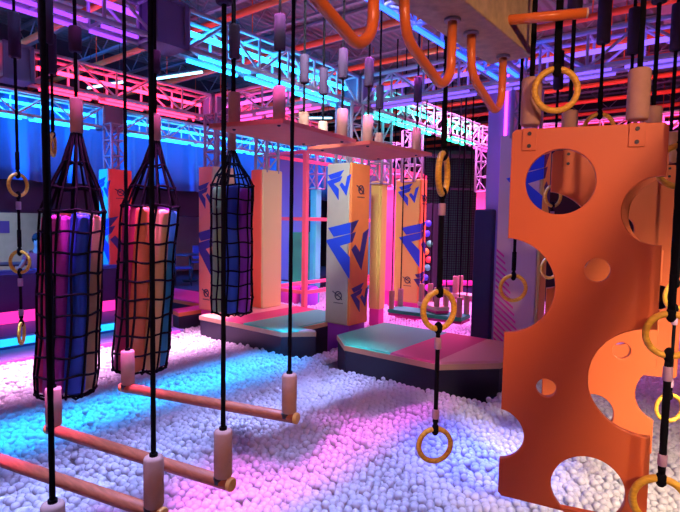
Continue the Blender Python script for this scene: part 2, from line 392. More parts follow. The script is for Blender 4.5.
# stepped pit border at the left with led strips
t = thing('pit_border_step', 'stepped dark border of the ball pit at the left with glowing pink and cyan strips', 'step', (-8.6, 2.5, -.3))
MB().box((-8.1, 1.6, -.13), (.7, 7.6, .34), bev=.03).build('lower_step', mat('step_violet', (.16, .10, .38), .5), t)
MB().box((-9.0, 1.6, -.04), (1.06, 7.6, .52), bev=.03).build('upper_step', mat('step_blue', (.10, .12, .40), .5), t)
MB().box((-8.455, 1.6, .13), (.03, 7.4, .11)).build('led_strip', emis('led_c2', CY, 2.5), t)
MB().box((-7.745, 1.6, .0), (.03, 7.4, .06)).build('led_strip', emis('led_c3', PK, 1.6), t)
MB().box((-9.50, 1.6, .31), (.06, 7.4, .20)).build('led_panel', emis('led_p2', (1, .03, .40), 1.5), t)
t = thing('barrier', 'low navy padded barrier with blue top rail left of the first net bag', 'barrier', (-9.95, 1.6, FLZ))
MB().box((-9.95, 1.6, .20), (.16, 7.4, 1.6), bev=.03).build('navy_panel', mat('navy_pad2', (.03, .03, .16), .6), t)
MB().box((-9.95, 1.6, 1.03), (.22, 7.4, .07), bev=.02).build('top_rail', mat('blue_rail', (.03, .12, .55), .5), t)

# ------------------------------------------------------------------ blue drape
mb = MB(); ys = np.linspace(-1.5, 19.5, 420); zs = np.linspace(2.75, 4.55, 7); W = len(ys)
vs = []
for z in zs:
    f = (4.6-z)/1.85
    for yv in ys:
        dx = ((.15*math.sin(yv*6.1+.6*math.sin(yv*1.7)))+.05*math.sin(yv*14.3+1))*(.35+.65*f)
        vs.append(V(-11.75+dx, yv, z))
mb.add(vs, [(i*W+k, i*W+k+1, (i+1)*W+k+1, (i+1)*W+k) for i in range(len(zs)-1) for k in range(W-1)], True)
dr = mb.build('drape', mat('blue_satin', (.03, .20, .62), .55, sheen=.3)); tag(dr, 'long gathered blue drape hanging behind the trusses at the left', 'curtain')
so = dr.modifiers.new('s', 'SOLIDIFY'); so.thickness = .01
# dark header wall band below the drape
tag(MB().box((-12.2, 6.5, 2.45), (.12, 16, .75)).build('header_panel', mat('dark_header', (.035, .03, .07), .7)), 'dark band of wall panelling just below the blue drape', 'panel')
s = at_x(5, 227, LX+.09)
tag(MB().box((LX+.075, s.y-.6, s.z), (.03, 1.4, .3)).build('wall_sign', mat('violet_sign', (.06, .04, .45), .5)), 'small violet rectangular sign on the pale wall at the left edge', 'sign')

# seating area behind the barrier: clutter of dark tables, chairs, one seated person
def cafe_table(p, label):
    t = thing('cafe_table', label, 'table', p)
    MB().cyl(p+Zv*.72, p+Zv*.75, .38, 24).build('table_top', mat('table_dark', (.06, .05, .12), .4), t)
    MB().tube([p, p+Zv*.72], .03, 8).build('pedestal', DSTEEL, t); MB().cyl(p, p+Zv*.03, .22, 16).build('base', DSTEEL, t)
def cafe_chair(p, a, label):
    t = thing('cafe_chair', label, 'chair', p); u = V(math.cos(a), math.sin(a), 0); w = V(-u.y, u.x, 0); M = mat('chair_blue', (.03, .05, .25), .5)
    MB().box(p+Zv*.45, (.42,.42,.05), (u,w,Zv), .02).build('seat', M, t)
    MB().box(p-u*.2+Zv*.75, (.04,.4,.4), (u,w,Zv), .015).build('backrest', M, t)
    for a_ in (-1,1):
        for b_ in (-1,1): MB().tube([p+u*a_*.18+w*b_*.18+Zv*.44, p+u*a_*.2+w*b_*.2], .014, 6).build('leg', DSTEEL, t)
RZ = FLZ
deck = struct('trim_90', MB().box((-12.3, 6, (.3+FLZ)/2), (4.3, 17.8, .3-FLZ)), floor_m); RZ = .3
def on(px, x, z=RZ): p = at_x(px, 222, x); return V(p.x, p.y, z)
cafe_table(on(12, -11.6), 'round dark cafe table behind the barrier near the left edge')
cafe_table(on(118, -11.4), 'round dark cafe table behind the teal and red pillar')
cafe_table(on(190, -11.9), 'round dark cafe table left of the coral pillar')
cafe_chair(on(2, -11.2), 1.2, 'blue cafe chair at the very left edge behind the barrier')
cafe_chair(on(24, -12.3), -1.9, 'blue cafe chair behind the round table at the left')
cafe_chair(on(183, -11.3), 1.0, 'blue cafe chair seen between second bag and coral pillar')
cafe_chair(on(199, -12.6), 2.6, 'blue cafe chair far back beside the coral pillar')

def skin_mesh(name, pts, edges, radii, m, parent, sub=1):
    me = bpy.data.meshes.new(name); me.from_pydata([tuple(p) for p in pts], edges, []); me.update()
    o = bpy.data.objects.new(name, me); COL.objects.link(o)
    sk = o.modifiers.new('k', 'SKIN'); sk.use_smooth_shade = True
    for v, r in zip(me.skin_vertices[0].data, radii): v.radius = (r, r) if not isinstance(r, tuple) else r
    me.skin_vertices[0].data[0].use_root = True
    o.modifiers.new('s', 'SUBSURF').levels = sub; o.modifiers[-1].render_levels = sub
    me.materials.append(m); dg = bpy.context.evaluated_depsgraph_get(); dg.update()
    ev = o.evaluated_get(dg); me2 = bpy.data.meshes.new_from_object(ev)
    o.modifiers.clear(); o.data = me2
    if parent: o.parent = parent
    me2.polygons.foreach_set('use_smooth', [True]*len(me2.polygons)); return o
p0 = on(38, -10.9)
per = thing('person', 'person in a red shirt with dark hair sitting behind the barrier at the left', 'person', p0)
# local coordinates: facing +x (toward the pit), leaning to the left with an arm out
pts = [(0,0,.50),(0,0,.66),(-.02,0,.86),(-.01,0,1.00),(0,0,1.07),(.02,0,1.17),(.03,0,1.27),
       (0,.17,.98),(.05,.24,.76),(.24,.20,.66),(.33,.17,.66), (0,-.17,.98),(.08,-.26,.78),(.26,-.30,.70),(.35,-.31,.70),
       (.03,.10,.50),(.42,.12,.52),(.44,.12,.10),(.56,.12,.05), (.03,-.10,.50),(.42,-.12,.52),(.44,-.12,.10),(.56,-.12,.05)]
ed = [(0,1),(1,2),(2,3),(3,4),(4,5),(5,6),(3,7),(7,8),(8,9),(9,10),(3,11),(11,12),(12,13),(13,14),(0,15),(15,16),(16,17),(17,18),(0,19),(19,20),(20,21),(21,22)]
rad = [.14,.13,.15,.11,.055,.085,.085,.06,.047,.035,.03,.06,.047,.035,.03,.095,.07,.05,.04,.095,.07,.05,.04]
skin_mesh('body', pts, ed, rad, mat('skin', (.60, .36, .27), .6), per)
skin_mesh('shirt', [(0,0,.56),(0,0,.66),(-.02,0,.86),(-.01,0,.99),(0,.17,.98),(.05,.24,.80),(0,-.17,.98),(.06,-.25,.82)], [(0,1),(1,2),(2,3),(3,4),(4,5),(3,6),(6,7)], [.155,.145,.165,.12,.075,.062,.075,.062], mat('red_shirt', (.55, .10, .14), .8), per)
skin_mesh('trousers', [(0,0,.48),(.03,.10,.50),(.42,.12,.52),(.44,.12,.14),(.03,-.10,.50),(.42,-.12,.52),(.44,-.12,.14)], [(0,1),(1,2),(2,3),(0,4),(4,5),(5,6)], [.15,.105,.08,.06,.105,.08,.06], mat('navy_trousers', (.02, .03, .10), .8), per)
h = MB().ball((-.02,0,1.27), .115, (1,1,1.05)); hh = h; M_ = mat('dark_hair', (.015,.01,.015), .7)
me = bpy.data.meshes.new('hair'); me.from_pydata([(x if z > 1.24 or x < .02 else x*.3, y, z) for x,y,z in h.v], [], h.f); me.materials.append(M_)
o = bpy.data.objects.new('hair', me); COL.objects.link(o); o.parent = per
fc = MB()
for s in (-1,1): fc.ball((.112, s*.032, 1.24), .012, nu=8, nv=5)
me = bpy.data.meshes.new('eyes'); me.from_pydata(fc.v, [], fc.f); me.materials.append(M_); o = bpy.data.objects.new('eyes', me); COL.objects.link(o); o.parent = per
per.rotation_euler = (0, 0, -.5)
cafe_chair(p0-V(.0,0,0), -.5, 'blue cafe chair the person in red is sitting on')

# ------------------------------------------------------------------ pink framed cages and far things
PF = mat('pink_frame_paint', (.95, .14, .22), .45)
def cage(x0, x1, y0, y1, zt, label, net=None, rails=(2.05, .55)):
    t = thing('cage_frame', label, 'cage', ((x0+x1)/2, (y0+y1)/2, -.3))
    for x in (x0, x1):
        for yv in (y0, y1): MB().box((x, yv, (zt-.3)/2), (.09, .09, zt+.3)).build('post', PF, t)
    for z in (*rails, zt):
        for yv in (y0, y1): MB().box(((x0+x1)/2, yv, z), (x1-x0-.09, .07, .07)).build('rail', PF, t)
        for x in (x0, x1): MB().box((x, (y0+y1)/2, z), (.07, y1-y0-.09, .07)).build('rail', PF, t)
    return t
c1 = at_d(276, 222, 11.0); c2 = at_d(322, 222, 10.6)
cage(c1.x-.2, c2.x-.1, c1.y-.1, c1.y+2.6, 3.4, 'pink tubular cage frame between the red and centre pillars')
c3 = at_d(372, 222, 12.6); c4 = at_d(399, 222, 12.6)
cage(c3.x-.7, c4.x-.2, c3.y+.3, c3.y+2.0, 3.3, 'pink tubular cage frame behind the yellow pillar')
# green and grey play panels standing behind the frames
def panel_thing(px0, px1, d, z0, z1, m, label, name='play_panel', th=.06):
    a = at_d(px0, 222, d); b = at_d(px1, 222, d); c = (a+b)/2; u = (b-a).normalized()
    return tag(MB().box((c.x, c.y, (z0+z1)/2), ((b-a).length, th, z1-z0), (u, Zv.cross(u), Zv), .015).build(name, m), label, 'panel')
GRP = mat('green_panel', (.02, .50, .26), .5); GYP = mat('grey_violet_panel', (.25, .25, .50), .5)
panel_thing(276, 309, 14.8, -.3, 3.9, GYP, 'tall grey violet curtain panel behind the left pink cage')
panel_thing(289, 312, 14.2, .3, 1.7, GRP, 'green panel standing inside the left pink cage')
panel_thing(334, 352, 14.8, .3, 3.5, GYP, 'tall grey violet panel behind the centre pillar')
panel_thing(368, 388, 15.2, .9, 4.1, mat('grey_lilac', (.30, .28, .42), .5), 'tall grey lilac panel behind the yellow post')
panel_thing(369, 384, 14.6, .1, 1.6, GRP, 'green panel standing right of the centre pillar')
panel_thing(384, 399, 14.4, .1, 2.7, mat('salmon_panel', (.95, .35, .30), .5), 'salmon panel behind the right pink cage')
# red tub and pink mats at the far pit side
for px, py, d, r, m_, lb in ((290, 300, 12.6, .30, MAG_V, 'round magenta soft stool in the far part of the pit'), (281, 292, 13.2, .25, mat('cyan_v', (.05,.65,.85), .5), 'round cyan soft stool beside the magenta one'), (310, 303, 12.4, .22, PURP, 'small purple soft stool at the far pit side')):
    c = at_d(px, 222, d)
    tag(MB().cyl((c.x, c.y, -.05), (c.x, c.y, .42), r, 24, .05).build('soft_stool', m_), lb, 'stool')
# black net cage at the right back
nt_c = at_d(453, 222, 14.0); u = rt0
t = thing('net_cage', 'big black netted cage with dark green interior at the right back', 'cage', (nt_c.x, nt_c.y, -.3))
wv = Zv.cross(u)
MB().box(nt_c+Zv*(-.3+.0)+V(0,0,.1)+wv*1.2, (1.7, .08, 4.6), (u, wv, Zv)).build('back_panel', mat('dark_green', (.001, .07, .025), .8), t)
mb = MB()
for i in range(27): mb.tube([nt_c+u*(-.82+i*.063)+V(0,0,-2.3), nt_c+u*(-.82+i*.063)+V(0,0,1.75)], .008, 4)
for j in range(60): mb.tube([nt_c+u*-.82+V(0,0,-2.2+j*.066), nt_c+u*.82+V(0,0,-2.2+j*.066)], .008, 4)
mb.build('net', ROPE, t)
mb = MB()
for i in (-.85, .85):
    mb.box(nt_c+u*i+V(0,0,-.25), (.10, .10, 4.1), (u, wv, Zv)); mb.box(nt_c+u*i+V(0,0,-.25)+wv*1.2, (.10, .10, 4.1), (u, wv, Zv))
    mb.box(nt_c+u*i+V(0,0,1.78)+wv*.6, (.10, 1.2, .10), (u, wv, Zv))
mb.box(nt_c+V(0,0,1.78), (1.8, .10, .10), (u, wv, Zv)); mb.box(nt_c+V(0,0,.9), (1.7, .05, .05), (u, wv, Zv))
mb.build('frame', BLACKV, t)
MB().box(nt_c+V(0,0,-2.0)-wv*.1, (1.9, .25, .5), (u, wv, Zv), .03).build('base_pad', mat('navy_vinyl', (.012, .012, .07), .5), t)
MB().box(nt_c+V(0,0,-1.66)-wv*.1, (1.9, .30, .12), (u, wv, Zv), .03).build('edge_pad', MAG_V, t)
# bigger dark netting screens closing the far right and centre back
NB = mat('black_screen', (.010, .010, .02), .8)
panel_thing(485, 700, 15.6, -.3, 3.3, NB, 'wide black screen wall far behind the orange panels', 'screen')
# climbing holds with coloured grips at the left of the black cage
c = at_d(432, 222, 12.8)
t = thing('climbing_post', 'dark post with colourful climbing grips left of the black cage', 'post', (c.x, c.y, -.3))
MB().box((c.x, c.y, 1.1), (.24, .24, 2.8)).build('post', NB, t)
for i, (z, cc) in enumerate(((2.0,(.05,.08,.8)),(1.75,(.05,.08,.8)),(1.5,(.05,.6,.2)),(1.3,(.85,.45,.05)),(1.1,(.8,.08,.05)),(.9,(.05,.5,.25)),(.65,(.05,.1,.5)),(.4,(.5,.05,.4)))):
    MB().ball((c.x+random.uniform(-.08,.08), c.y-.13, z), .085, (1,.7,1)).build('grip', mat('grip%d'%i, cc, .5), t)

# ------------------------------------------------------------------ ropes etc.
def rope_m(mb, a, b, r=.0095):
    a, b = Vector(a), Vector(b); n = max(2, int((b-a).length/.06)); 
    pts = [a+(b-a)*(i/n) for i in range(n+1)]
    return mb.tube(pts, [r*(1+.10*(i%2)) for i in range(n+1)], 7)
def sleeve(p, L, r, parent, m=FOAM, name='foam_sleeve'):
    return MB().cyl(p, p+Zv*L, r, 20, .012).build(name, m, parent)

def trapeze(zb, L_pt, R_pt, label, top=HUNG, us=1.35, sl=.205, r=.028, hidden=(.0, .0)):
    t = thing('trapeze_bar', label, 'trapeze bar', (L_pt+R_pt)/2)
    d = (R_pt-L_pt).normalized()
    me = MB().cyl(L_pt-d*.03, R_pt+d*.03, r, 18, .004).build('bar', BARW, t)
    for q, e in ((L_pt, -1), (R_pt, 1)):
        MB().cyl(q+d*e*.030, q+d*e*.052, r*1.04, 18, .006).build('end_cap', mat('yellow_end_cap', (.75,.42,.10), .4), t)
        MB().tube([q-d*.014+Zv*.022, q-d*.014-Zv*.004, q-d*.014-Zv*.004], .030, 14).build('clamp', DSTEEL, t)
        sleeve(q+Zv*.022, sl, .038, t)
        MB().cyl(q+Zv*(sl+.022), q+Zv*(sl+.034), .016, 10).build('rope_collar', ROPE, t)
        rope_m(MB(), q+Zv*sl, V(q.x, q.y, top)).build('rope', ROPE, t)
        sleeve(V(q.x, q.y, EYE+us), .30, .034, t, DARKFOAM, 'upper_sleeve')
    return t
# bar 3
trapeze(1.0, at_z(128, 388, 1.0), at_z(289, 417, 1.0), 'wooden trapeze bar farthest from the camera, behind the second net bag foot')
trapeze(.9, at_z(54, 430, .9), at_z(223, 482, .9), 'wooden trapeze bar in the middle of the row, left end under the first net bag', us=.85)
R1 = at_z(154, 512, .85); L1 = R1 + (at_z(0, 460, .85)-R1).normalized()*1.2
trapeze(.85, L1, R1, 'wooden trapeze bar running out of the left picture edge, right sleeve at the bottom')
R0 = at_z(54, 566, .80); L0 = R0 + (L1-R1)
trapeze(.80, L0, R0, 'nearest trapeze, only its rope and sleeve top show at the bottom left')

# ------------------------------------------------------------------ net bags
def net_bag(px, py_top, py_bot, d, R, label, apex_py, cols, lean=0, sleeve_py=95, rot=0, ds=None):
    top = at_d(px, py_top, d); bot = at_d(px, py_bot, d); ap = at_d(px, apex_py, d); sp = at_d(px, sleeve_py, d)
    C = V(top.x, top.y, 0)
    t = thing('net_bag', label, 'net bag', V(C.x, C.y, ap.z))
    zt, zb = top.z, bot.z; H = zt-zb; hz = ap.z
    def L(p): return V(p.x, p.y, p.z)+rt0*lean*(hz-p.z) if p.z < hz else p
    nr = len(cols); rr = R*(.335 if nr < 7 else .29); rc = R-rr-.008
    for i, cc in enumerate(cols):
        a = rot+2*PI*i/nr; p = C+rt0*rc*math.cos(a)-fh*rc*math.sin(a)
        mb = MB(); zz = zt+random.uniform(-.015, .015)
        mb.tube([L(V(p.x,p.y,z)) for z in (zb+.01, zb+.02, zb+.04, zt-.3, zz-.03, zz-.008, zz)], [rr-.03, rr-.008, rr, rr, rr, rr-.008, rr-.03], 22)
        mb.build('foam_roller', cc, t)
    mb = MB(); ns = 12; cr = .0075
    prof = [(zb-.02, .04), (zb-.02, R*.6), (zb+.01, R-.012)]+[(zb+.01+H*k/9, R-.004+.004*math.sin(k*1.7)) for k in range(1, 10)]
    prof += [(zt+(hz-zt)*.30, R*.78), (zt+(hz-zt)*.62, R*.40), (hz, .022)]
    def ringp(z, r, k, wob):
        a = 2*PI*k/ns; s = 1+.02*math.sin(3*a+wob); w = .007*math.sin(a*5+wob*2)
        return L(C+rt0*r*s*math.cos(a)-fh*r*s*math.sin(a)+Zv*(z+w))
    for k in range(ns):
        mb.tube([ringp(z, r, k+.09*math.sin(i*.9), i*.7) for i, (z, r) in enumerate(prof)], cr, 5)
    for i, (z, r) in enumerate(prof):
        if 2 <= i <= len(prof)-2:
            mb.tube([ringp(z, r, ns*q/36, i*.7) for q in range(36)], cr, 5, closed=True)
    for k in range(ns):
        for i in (2,5,8,11):
            z, r = prof[i]; mb.ball(ringp(z, r, k+.09*math.sin(i*.9), i*.7), .013, nu=6, nv=4)
    mb.build('net', ROPE, t)
    for a in range(3):
        ang = a*2.1; mb2 = MB(); q = C+rt0*.8*R*math.cos(ang)-fh*.8*R*math.sin(ang)
        mb2.tube([V(C.x,C.y,hz), L(V(q.x,q.y,zt+.02))], .010, 6); mb2.build('sling', ROPE, t)
    sleeve(V(C.x,C.y,hz-.01), sp.z-hz, .036, t)
    rope_m(MB(), V(C.x,C.y,sp.z-.01), V(C.x,C.y,HUNG), .010).build('rope', ROPE, t)
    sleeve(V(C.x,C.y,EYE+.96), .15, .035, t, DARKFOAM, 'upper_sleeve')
    return t
pk = mat('pink_foam', (.80, .06, .26), .6); mg = mat('magenta_foam', (.50, .05, .42), .6); bl = mat('blue_foam', (.015, .10, .62), .6)
tn = mat('tan_foam', (.82, .56, .26), .6); gn = mat('green_foam', (.45, .70, .35), .6); og = mat('orange_foam', (.90, .26, .10), .6); cyf = mat('cyan_foam', (.03,.35,.75), .6); vf = mat('violet_foam', (.35, .05, .60), .6)
#  rollers listed from the right side round the front: angle 0 = right, pi/2 = towards the camera
net_bag(78, 213, 392, 3.05, .175, 'hanging black net bag of pink, magenta, blue and tan foam rollers, nearest', 132, [tn, bl, mg, pk, og, gn], lean=-.058, rot=-.36, sleeve_py=96)
net_bag(156, 208, 368, 3.45, .185, 'hanging black net bag with orange and tan rollers in its middle, second from left', 140, [cyf, tn, og, pk, mg, bl, vf], lean=-.075, rot=-.28, sleeve_py=112)
net_bag(232, 187, 312, 4.6, .19, 'hanging black net bag with bright blue roller in front, smallest and farthest', 150, [vf, bl, gn, gn, pk, tn], lean=0, rot=.35, sleeve_py=122)

# ------------------------------------------------------------------ gymnastic rings on ropes
def ring_on(c, R, r, yaw, parent, tilt=0):
    nrm = V(math.cos(yaw), math.sin(yaw), 0); sd = V(-nrm.y, nrm.x, 0)
    nrm = (nrm*math.cos(tilt)+Zv*math.sin(tilt)).normalized()
    o = MB().torus(c, nrm, R-r, r, 44, 12).build('ring', YRING, parent); return o
def knot(c, parent, r=.017, h=.05): return MB().ball(c, r, (1,1,h/r/2*1.2), 10, 7).build('strap_loop', ROPE, parent)
def ring_rope(px, rings, label, zend=None, r_rope=.010, tags=(), R=.10, us=True, top=HUNG):
    """rings: list of (py, d, yaw relative to view in rad: 0 = facing the camera)"""
    py0, d, _ = rings[0][:3]; c0 = at_d(px, py0, d)
    base = at_d(px, rings[-1][0], d)
    t = thing('ring_rope', label, 'gymnastic rings', V(base.x, base.y, base.z-.1))
    face = math.atan2(-c0.y, -c0.x)
    cur = top
    for rg in rings:
        py, yaw = rg[0], rg[2]; Rr = rg[3] if len(rg) > 3 else R; tb = .0135*Rr/.10
        c = at_d(px, py, d); c = V(c0.x, c0.y, c.z)
        ring_on(c, Rr, tb, face+yaw, t)
        knot(c+Zv*(Rr-tb*1.2), t, tb*1.5, .055)
        rope_m(MB(), V(c.x, c.y, cur), c+Zv*(Rr+.005), r_rope).build('rope', ROPE, t)
        tape = mat('lilac_tape', (.5,.32,.5), .6)
        if rg is not rings[-1]: MB().cyl(c-Zv*(Rr+.03), c-Zv*(Rr+.09), .018, 12, .004).build('strap_cover', tape, t)
        elif len(rings) > 1: MB().cyl(c+Zv*(Rr+.04), c+Zv*(Rr+.09), .018, 12, .004).build('strap_cover', tape, t)
        MB().cyl(c+Zv*(Rr+.02), c+Zv*(Rr+.04 if rg is rings[-1] and len(rings) > 1 else Rr+.15), .015, 10, .003).build('strap_collar', ROPE, t)
        cur = c.z-Rr
        if rg is not rings[-1]: knot(c-Zv*(Rr-tb*1.2), t, tb*1.5, .055)
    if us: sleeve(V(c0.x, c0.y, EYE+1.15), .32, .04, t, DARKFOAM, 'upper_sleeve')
    return t
ring_rope(18, [(185, 3.8, .75), (262, 3.8, -.7), (333, 3.8, 1.35)], 'black rope with three yellow rings, at the left picture edge', R=.092)
ring_rope(53, [(145, 4.2, 1.4)], 'single yellow ring seen edge on above the first net bag')
ring_rope(443, [(174, 2.55, 1.35, .115), (310, 2.55, .65, .11), (445, 2.55, .35, .098)], 'black strap with three yellow rings hanging in the picture centre', r_rope=.011, us=False)
ring_rope(556, [(90, 2.25, .25, .102)], 'single yellow ring hanging above the big orange panel', r_rope=.015, us=False)
ring_rope(599, [(128, 3.3, .3)], 'yellow ring half hidden behind the top edge of the big orange panel')
ring_rope(513, [(288, 3.5, .3, .1)], 'yellow ring seen through the left notch of the big orange panel')
ring_rope(680, [(166, 2.3, .2, .105)], 'yellow ring cut by the right picture edge beside the panel top', us=False)
ring_rope(670, [(335, 2.05, .2, .1), (502, 2.05, .2, .115)], 'black strap with two big yellow rings in front of the panel right edge', r_rope=.014, us=False)
ring_rope(676, [(296, 3.3, .8), (408, 3.3, .6)], 'rope with two yellow rings behind the big panel at the right edge', us=False)
ring_rope(553, [(196, 4.4, .8, .1), (268, 4.4, .7, .1)], 'far rope of yellow rings seen through the round panel hole')

# ------------------------------------------------------------------ orange cheese panels
def cheese(TL, TR, H, holes, label, sl_px, group=None, rope_to=HUNG):
    """holes: (px, py, radius m).  A hole centre near an edge becomes a notch."""
    u = V(TR.x-TL.x, TR.y-TL.y, 0); W = u.length; u.normalize(); nrm = u.cross(Zv)   # nrm toward the camera or away
    if nrm.dot(CAM-TL) < 0: nrm = -nrm
    def uv(px, py):
        r = ray(px, py); s = (TL-CAM).dot(nrm)/r.dot(nrm); p = CAM+r*s-TL; return p.dot(u), p.z
    t = thing('hole_panel', label, 'climbing panel', TL+u*W/2-Zv*H)
    inner = []; left = []; right = []
    for px, py, r in holes:
        a, v = uv(px, py) if not isinstance(px, tuple) else (px[0]*W, -px[1]*H)
        if a-r < .01: left.append((a, v, r))
        elif a+r > W-.01: right.append((a, v, r))
        else: inner.append((a, v, r))
    out = []
    rc = .015
    out += [(rc, 0), (W-rc, 0), (W, -rc)]
    for a, v, r in sorted(right, key=lambda q: -q[1]):
        dx = W-a; th = math.acos(max(-1, min(1, dx/r)))
        out += [(a+r*math.cos(s), v+r*math.sin(s)) for s in np.linspace(th, 2*PI-th, 40)]
    out += [(W, -H+rc), (W-rc, -H), (rc, -H), (0, -H+rc)]
    for a, v, r in sorted(left, key=lambda q: q[1]):
        th = math.acos(max(-1, min(1, a/r)))
        out += [(a-r*math.cos(s), v-r*math.sin(s)) for s in np.linspace(th, 2*PI-th, 40)]
    out += [(0, -rc)]
    loops = [out]+[[(a+r*math.cos(2*PI*k/56), v+r*math.sin(2*PI*k/56)) for k in range(56)] for a, v, r in inner]
    cu = bpy.data.curves.new('c', 'CURVE'); cu.dimensions = '2D'; cu.fill_mode = 'BOTH'; cu.extrude = .014; cu.bevel_depth = .003; cu.bevel_resolution = 1
    for lp in loops:
        sp = cu.splines.new('POLY'); sp.points.add(len(lp)-1)
        for pt, (a, v) in zip(sp.points, lp): pt.co = (a, v, 0, 1)
        sp.use_cyclic_u = True
    tmp = bpy.data.objects.new('tmp', cu); COL.objects.link(tmp); dg = bpy.context.evaluated_depsgraph_get(); dg.update()
    me = bpy.data.meshes.new_from_object(tmp.evaluated_get(dg)); COL.objects.unlink(tmp); bpy.data.objects.remove(tmp)
    M = Matrix((u, Zv, u.cross(Zv))).transposed().to_4x4(); M.translation = TL
    me.transform(parent_world(t).inverted() @ M); me.materials.clear(); me.materials.append(ORANGE)
    o = bpy.data.objects.new('board', me); COL.objects.link(o); o.parent = t
    for f in sl_px:
        p = TL+u*(W*f)
        fr = MB().box(p-Zv*.045+nrm*.021, (.062, .006, .10), (u, nrm, Zv), .002).build('bracket', ORANGE, t)
        for dz in (-.02, -.075): MB().cyl(p+Zv*dz+nrm*.022, p+Zv*dz+nrm*.03, .009, 8).build('bolt', DSTEEL, fr)
        sleeve(p+Zv*.018, .215, .044, t); rope_m(MB(), p+Zv*.24, V(p.x, p.y, rope_to), .011).build('rope', ROPE, t)
        sleeve(V(p.x, p.y, EYE+1.22), .32, .04, t, DARKFOAM, 'upper_sleeve')
    return t
TL = at_d(513, 131, 2.39); TR = at_d(668, 126, 2.155); TR.z = TL.z
cheese(TL, TR, 1.73, [(560,182,.148),(660,211,.148),(504,285,.225),(597,270,.055),(546,387,.046),(648,383,.238),(497,432,.125),(587,488,.155)],
       'big orange climbing panel with round holes and notches, nearest of the three', (.12, .815))
TL2 = at_d(553, 150, 3.02); TL2.z = TL.z; TR2 = at_d(668, 150, 2.84); TR2.z = TL.z
cheese(TL2, TR2, 1.73, [(541,240,.29),(668,215,.20),(674,297,.11),(621,350,.05),(668,395,.17),(592,412,.115)],
       'orange climbing panel hanging directly behind the nearest one', (.14, .86))
TL3 = at_d(602, 150, 3.75); TL3.z = TL.z; TR3 = at_d(690, 150, 3.58); TR3.z = TL.z
cheese(TL3, TR3, 1.50, [((.25,.3),0,.10),((.75,.62),0,.09),((.3,.8),0,.10)],
       'orange climbing panel farthest back, mostly hidden behind the other two', (.30, .78))

# ------------------------------------------------------------------ overhead beam with handles
zb_ = EYE+.80
cr_ = at_z(533, 57, zb_); xr = cr_.x; xl = xr-.215; ye = cr_.y
t = thing('overhead_beam', 'tan overhead beam with orange grab handles below, top of the picture', 'beam', ((xr+xl)/2, ye/2+.1, zb_))
bm_ = MB().box(((xl+xr)/2, (ye-1.0)/2, zb_+.25), (xr-xl, ye+1.0, .5), bev=.006)
def ply():
    M = mat('plywood_beam', (.62, .50, .30), .55, noise=.18, nscale=22, bump=.3); return M
bm_.build('casing', ply(), t)
xc = (xl+xr)/2
def bez(pts, k=7, rad=.05):
    out = [pts[0]]
    for i in range(1, len(pts)-1):
        p, a, b = pts[i], pts[i-1], pts[i+1]
        r = min(rad, (a-p).length*.45, (b-p).length*.45); s, e = p+(a-p).normalized()*r, p+(b-p).normalized()*r
        for j in range(k): q = j/(k-1); out.append(s*(1-q)**2+p*2*q*(1-q)+e*q*q)
    return out+[pts[-1]]
for y0 in (.97, 1.51, 2.05):
    P = [V(xc, y0, zb_+.01), V(xc, y0+.015, zb_-.17), V(xc, y0+.29, zb_-.275), V(xc, y0+.365, zb_-.21), V(xc, y0+.365, zb_+.01)]
    h = MB().tube(bez(P, 8, .07), .0185, 14).build('grab_handle', ORANGETUBE, t)
    for q in (P[0], P[-1]): MB().cyl(q-Zv*.022, q-Zv*.009, .032, 16, .003).build('flange', STEEL, h)
a = at_x(510, 20, xr+.0); b = at_z(586, 13, a.z)
tb = MB().tube([a-(b-a).normalized()*.02, b], .021, 16).build('side_bar', ORANGETUBE, t)
MB().cyl(b, b+(b-a).normalized()*.008, .0205, 16, .002).build('end_plug', mat('cream_plastic', (.8,.65,.5), .5), tb)

# ------------------------------------------------------------------ hanging boards overhead
CORAL = mat('coral_board', (.80, .20, .13), .5, noise=.05)
def hang_board(L, T, Rr, z, label, fr):
    a, b, c = at_z(*L, z), at_z(*T, z), at_z(*Rr, z); u = (b-a); v = (c-b); d = a+v
    u = V(u.x, u.y, 0); v = V(v.x, v.y, 0)
    t = thing('hanging_board', label, 'hanging board', a+(u+v)/2)
    MB().prism([a, b, c, d], (0,0,.035)).build('board', CORAL, t)
    for i, j in fr:
        p = a+u*i+v*j
        sleeve(p+Zv*.036, .26, .05, t); rope_m(MB(), p+Zv*.29, V(p.x,p.y,HUNG), .011).build('rope', ROPE, t)
        sleeve(V(p.x,p.y,EYE+1.32), .27, .045, t, DARKFOAM, 'upper_sleeve')
        MB().ball(p-Zv*.004, .016, (1,1,.6), 8, 5).build('bolt', DSTEEL, t)
hang_board((209,128), (283,123), (356,143), EYE+.75, 'flat coral board hung by four sleeved ropes, nearer and wider of the two', ((.22,.1),(.88,.06),(.30,.9),(.90,.88)))
hang_board((308,150), (370,144), (432,156), EYE+.75, 'flat coral board hung by four sleeved ropes, farther one left of the rings', ((.15,.08),(.88,.08),(.2,.9),(.88,.85)))

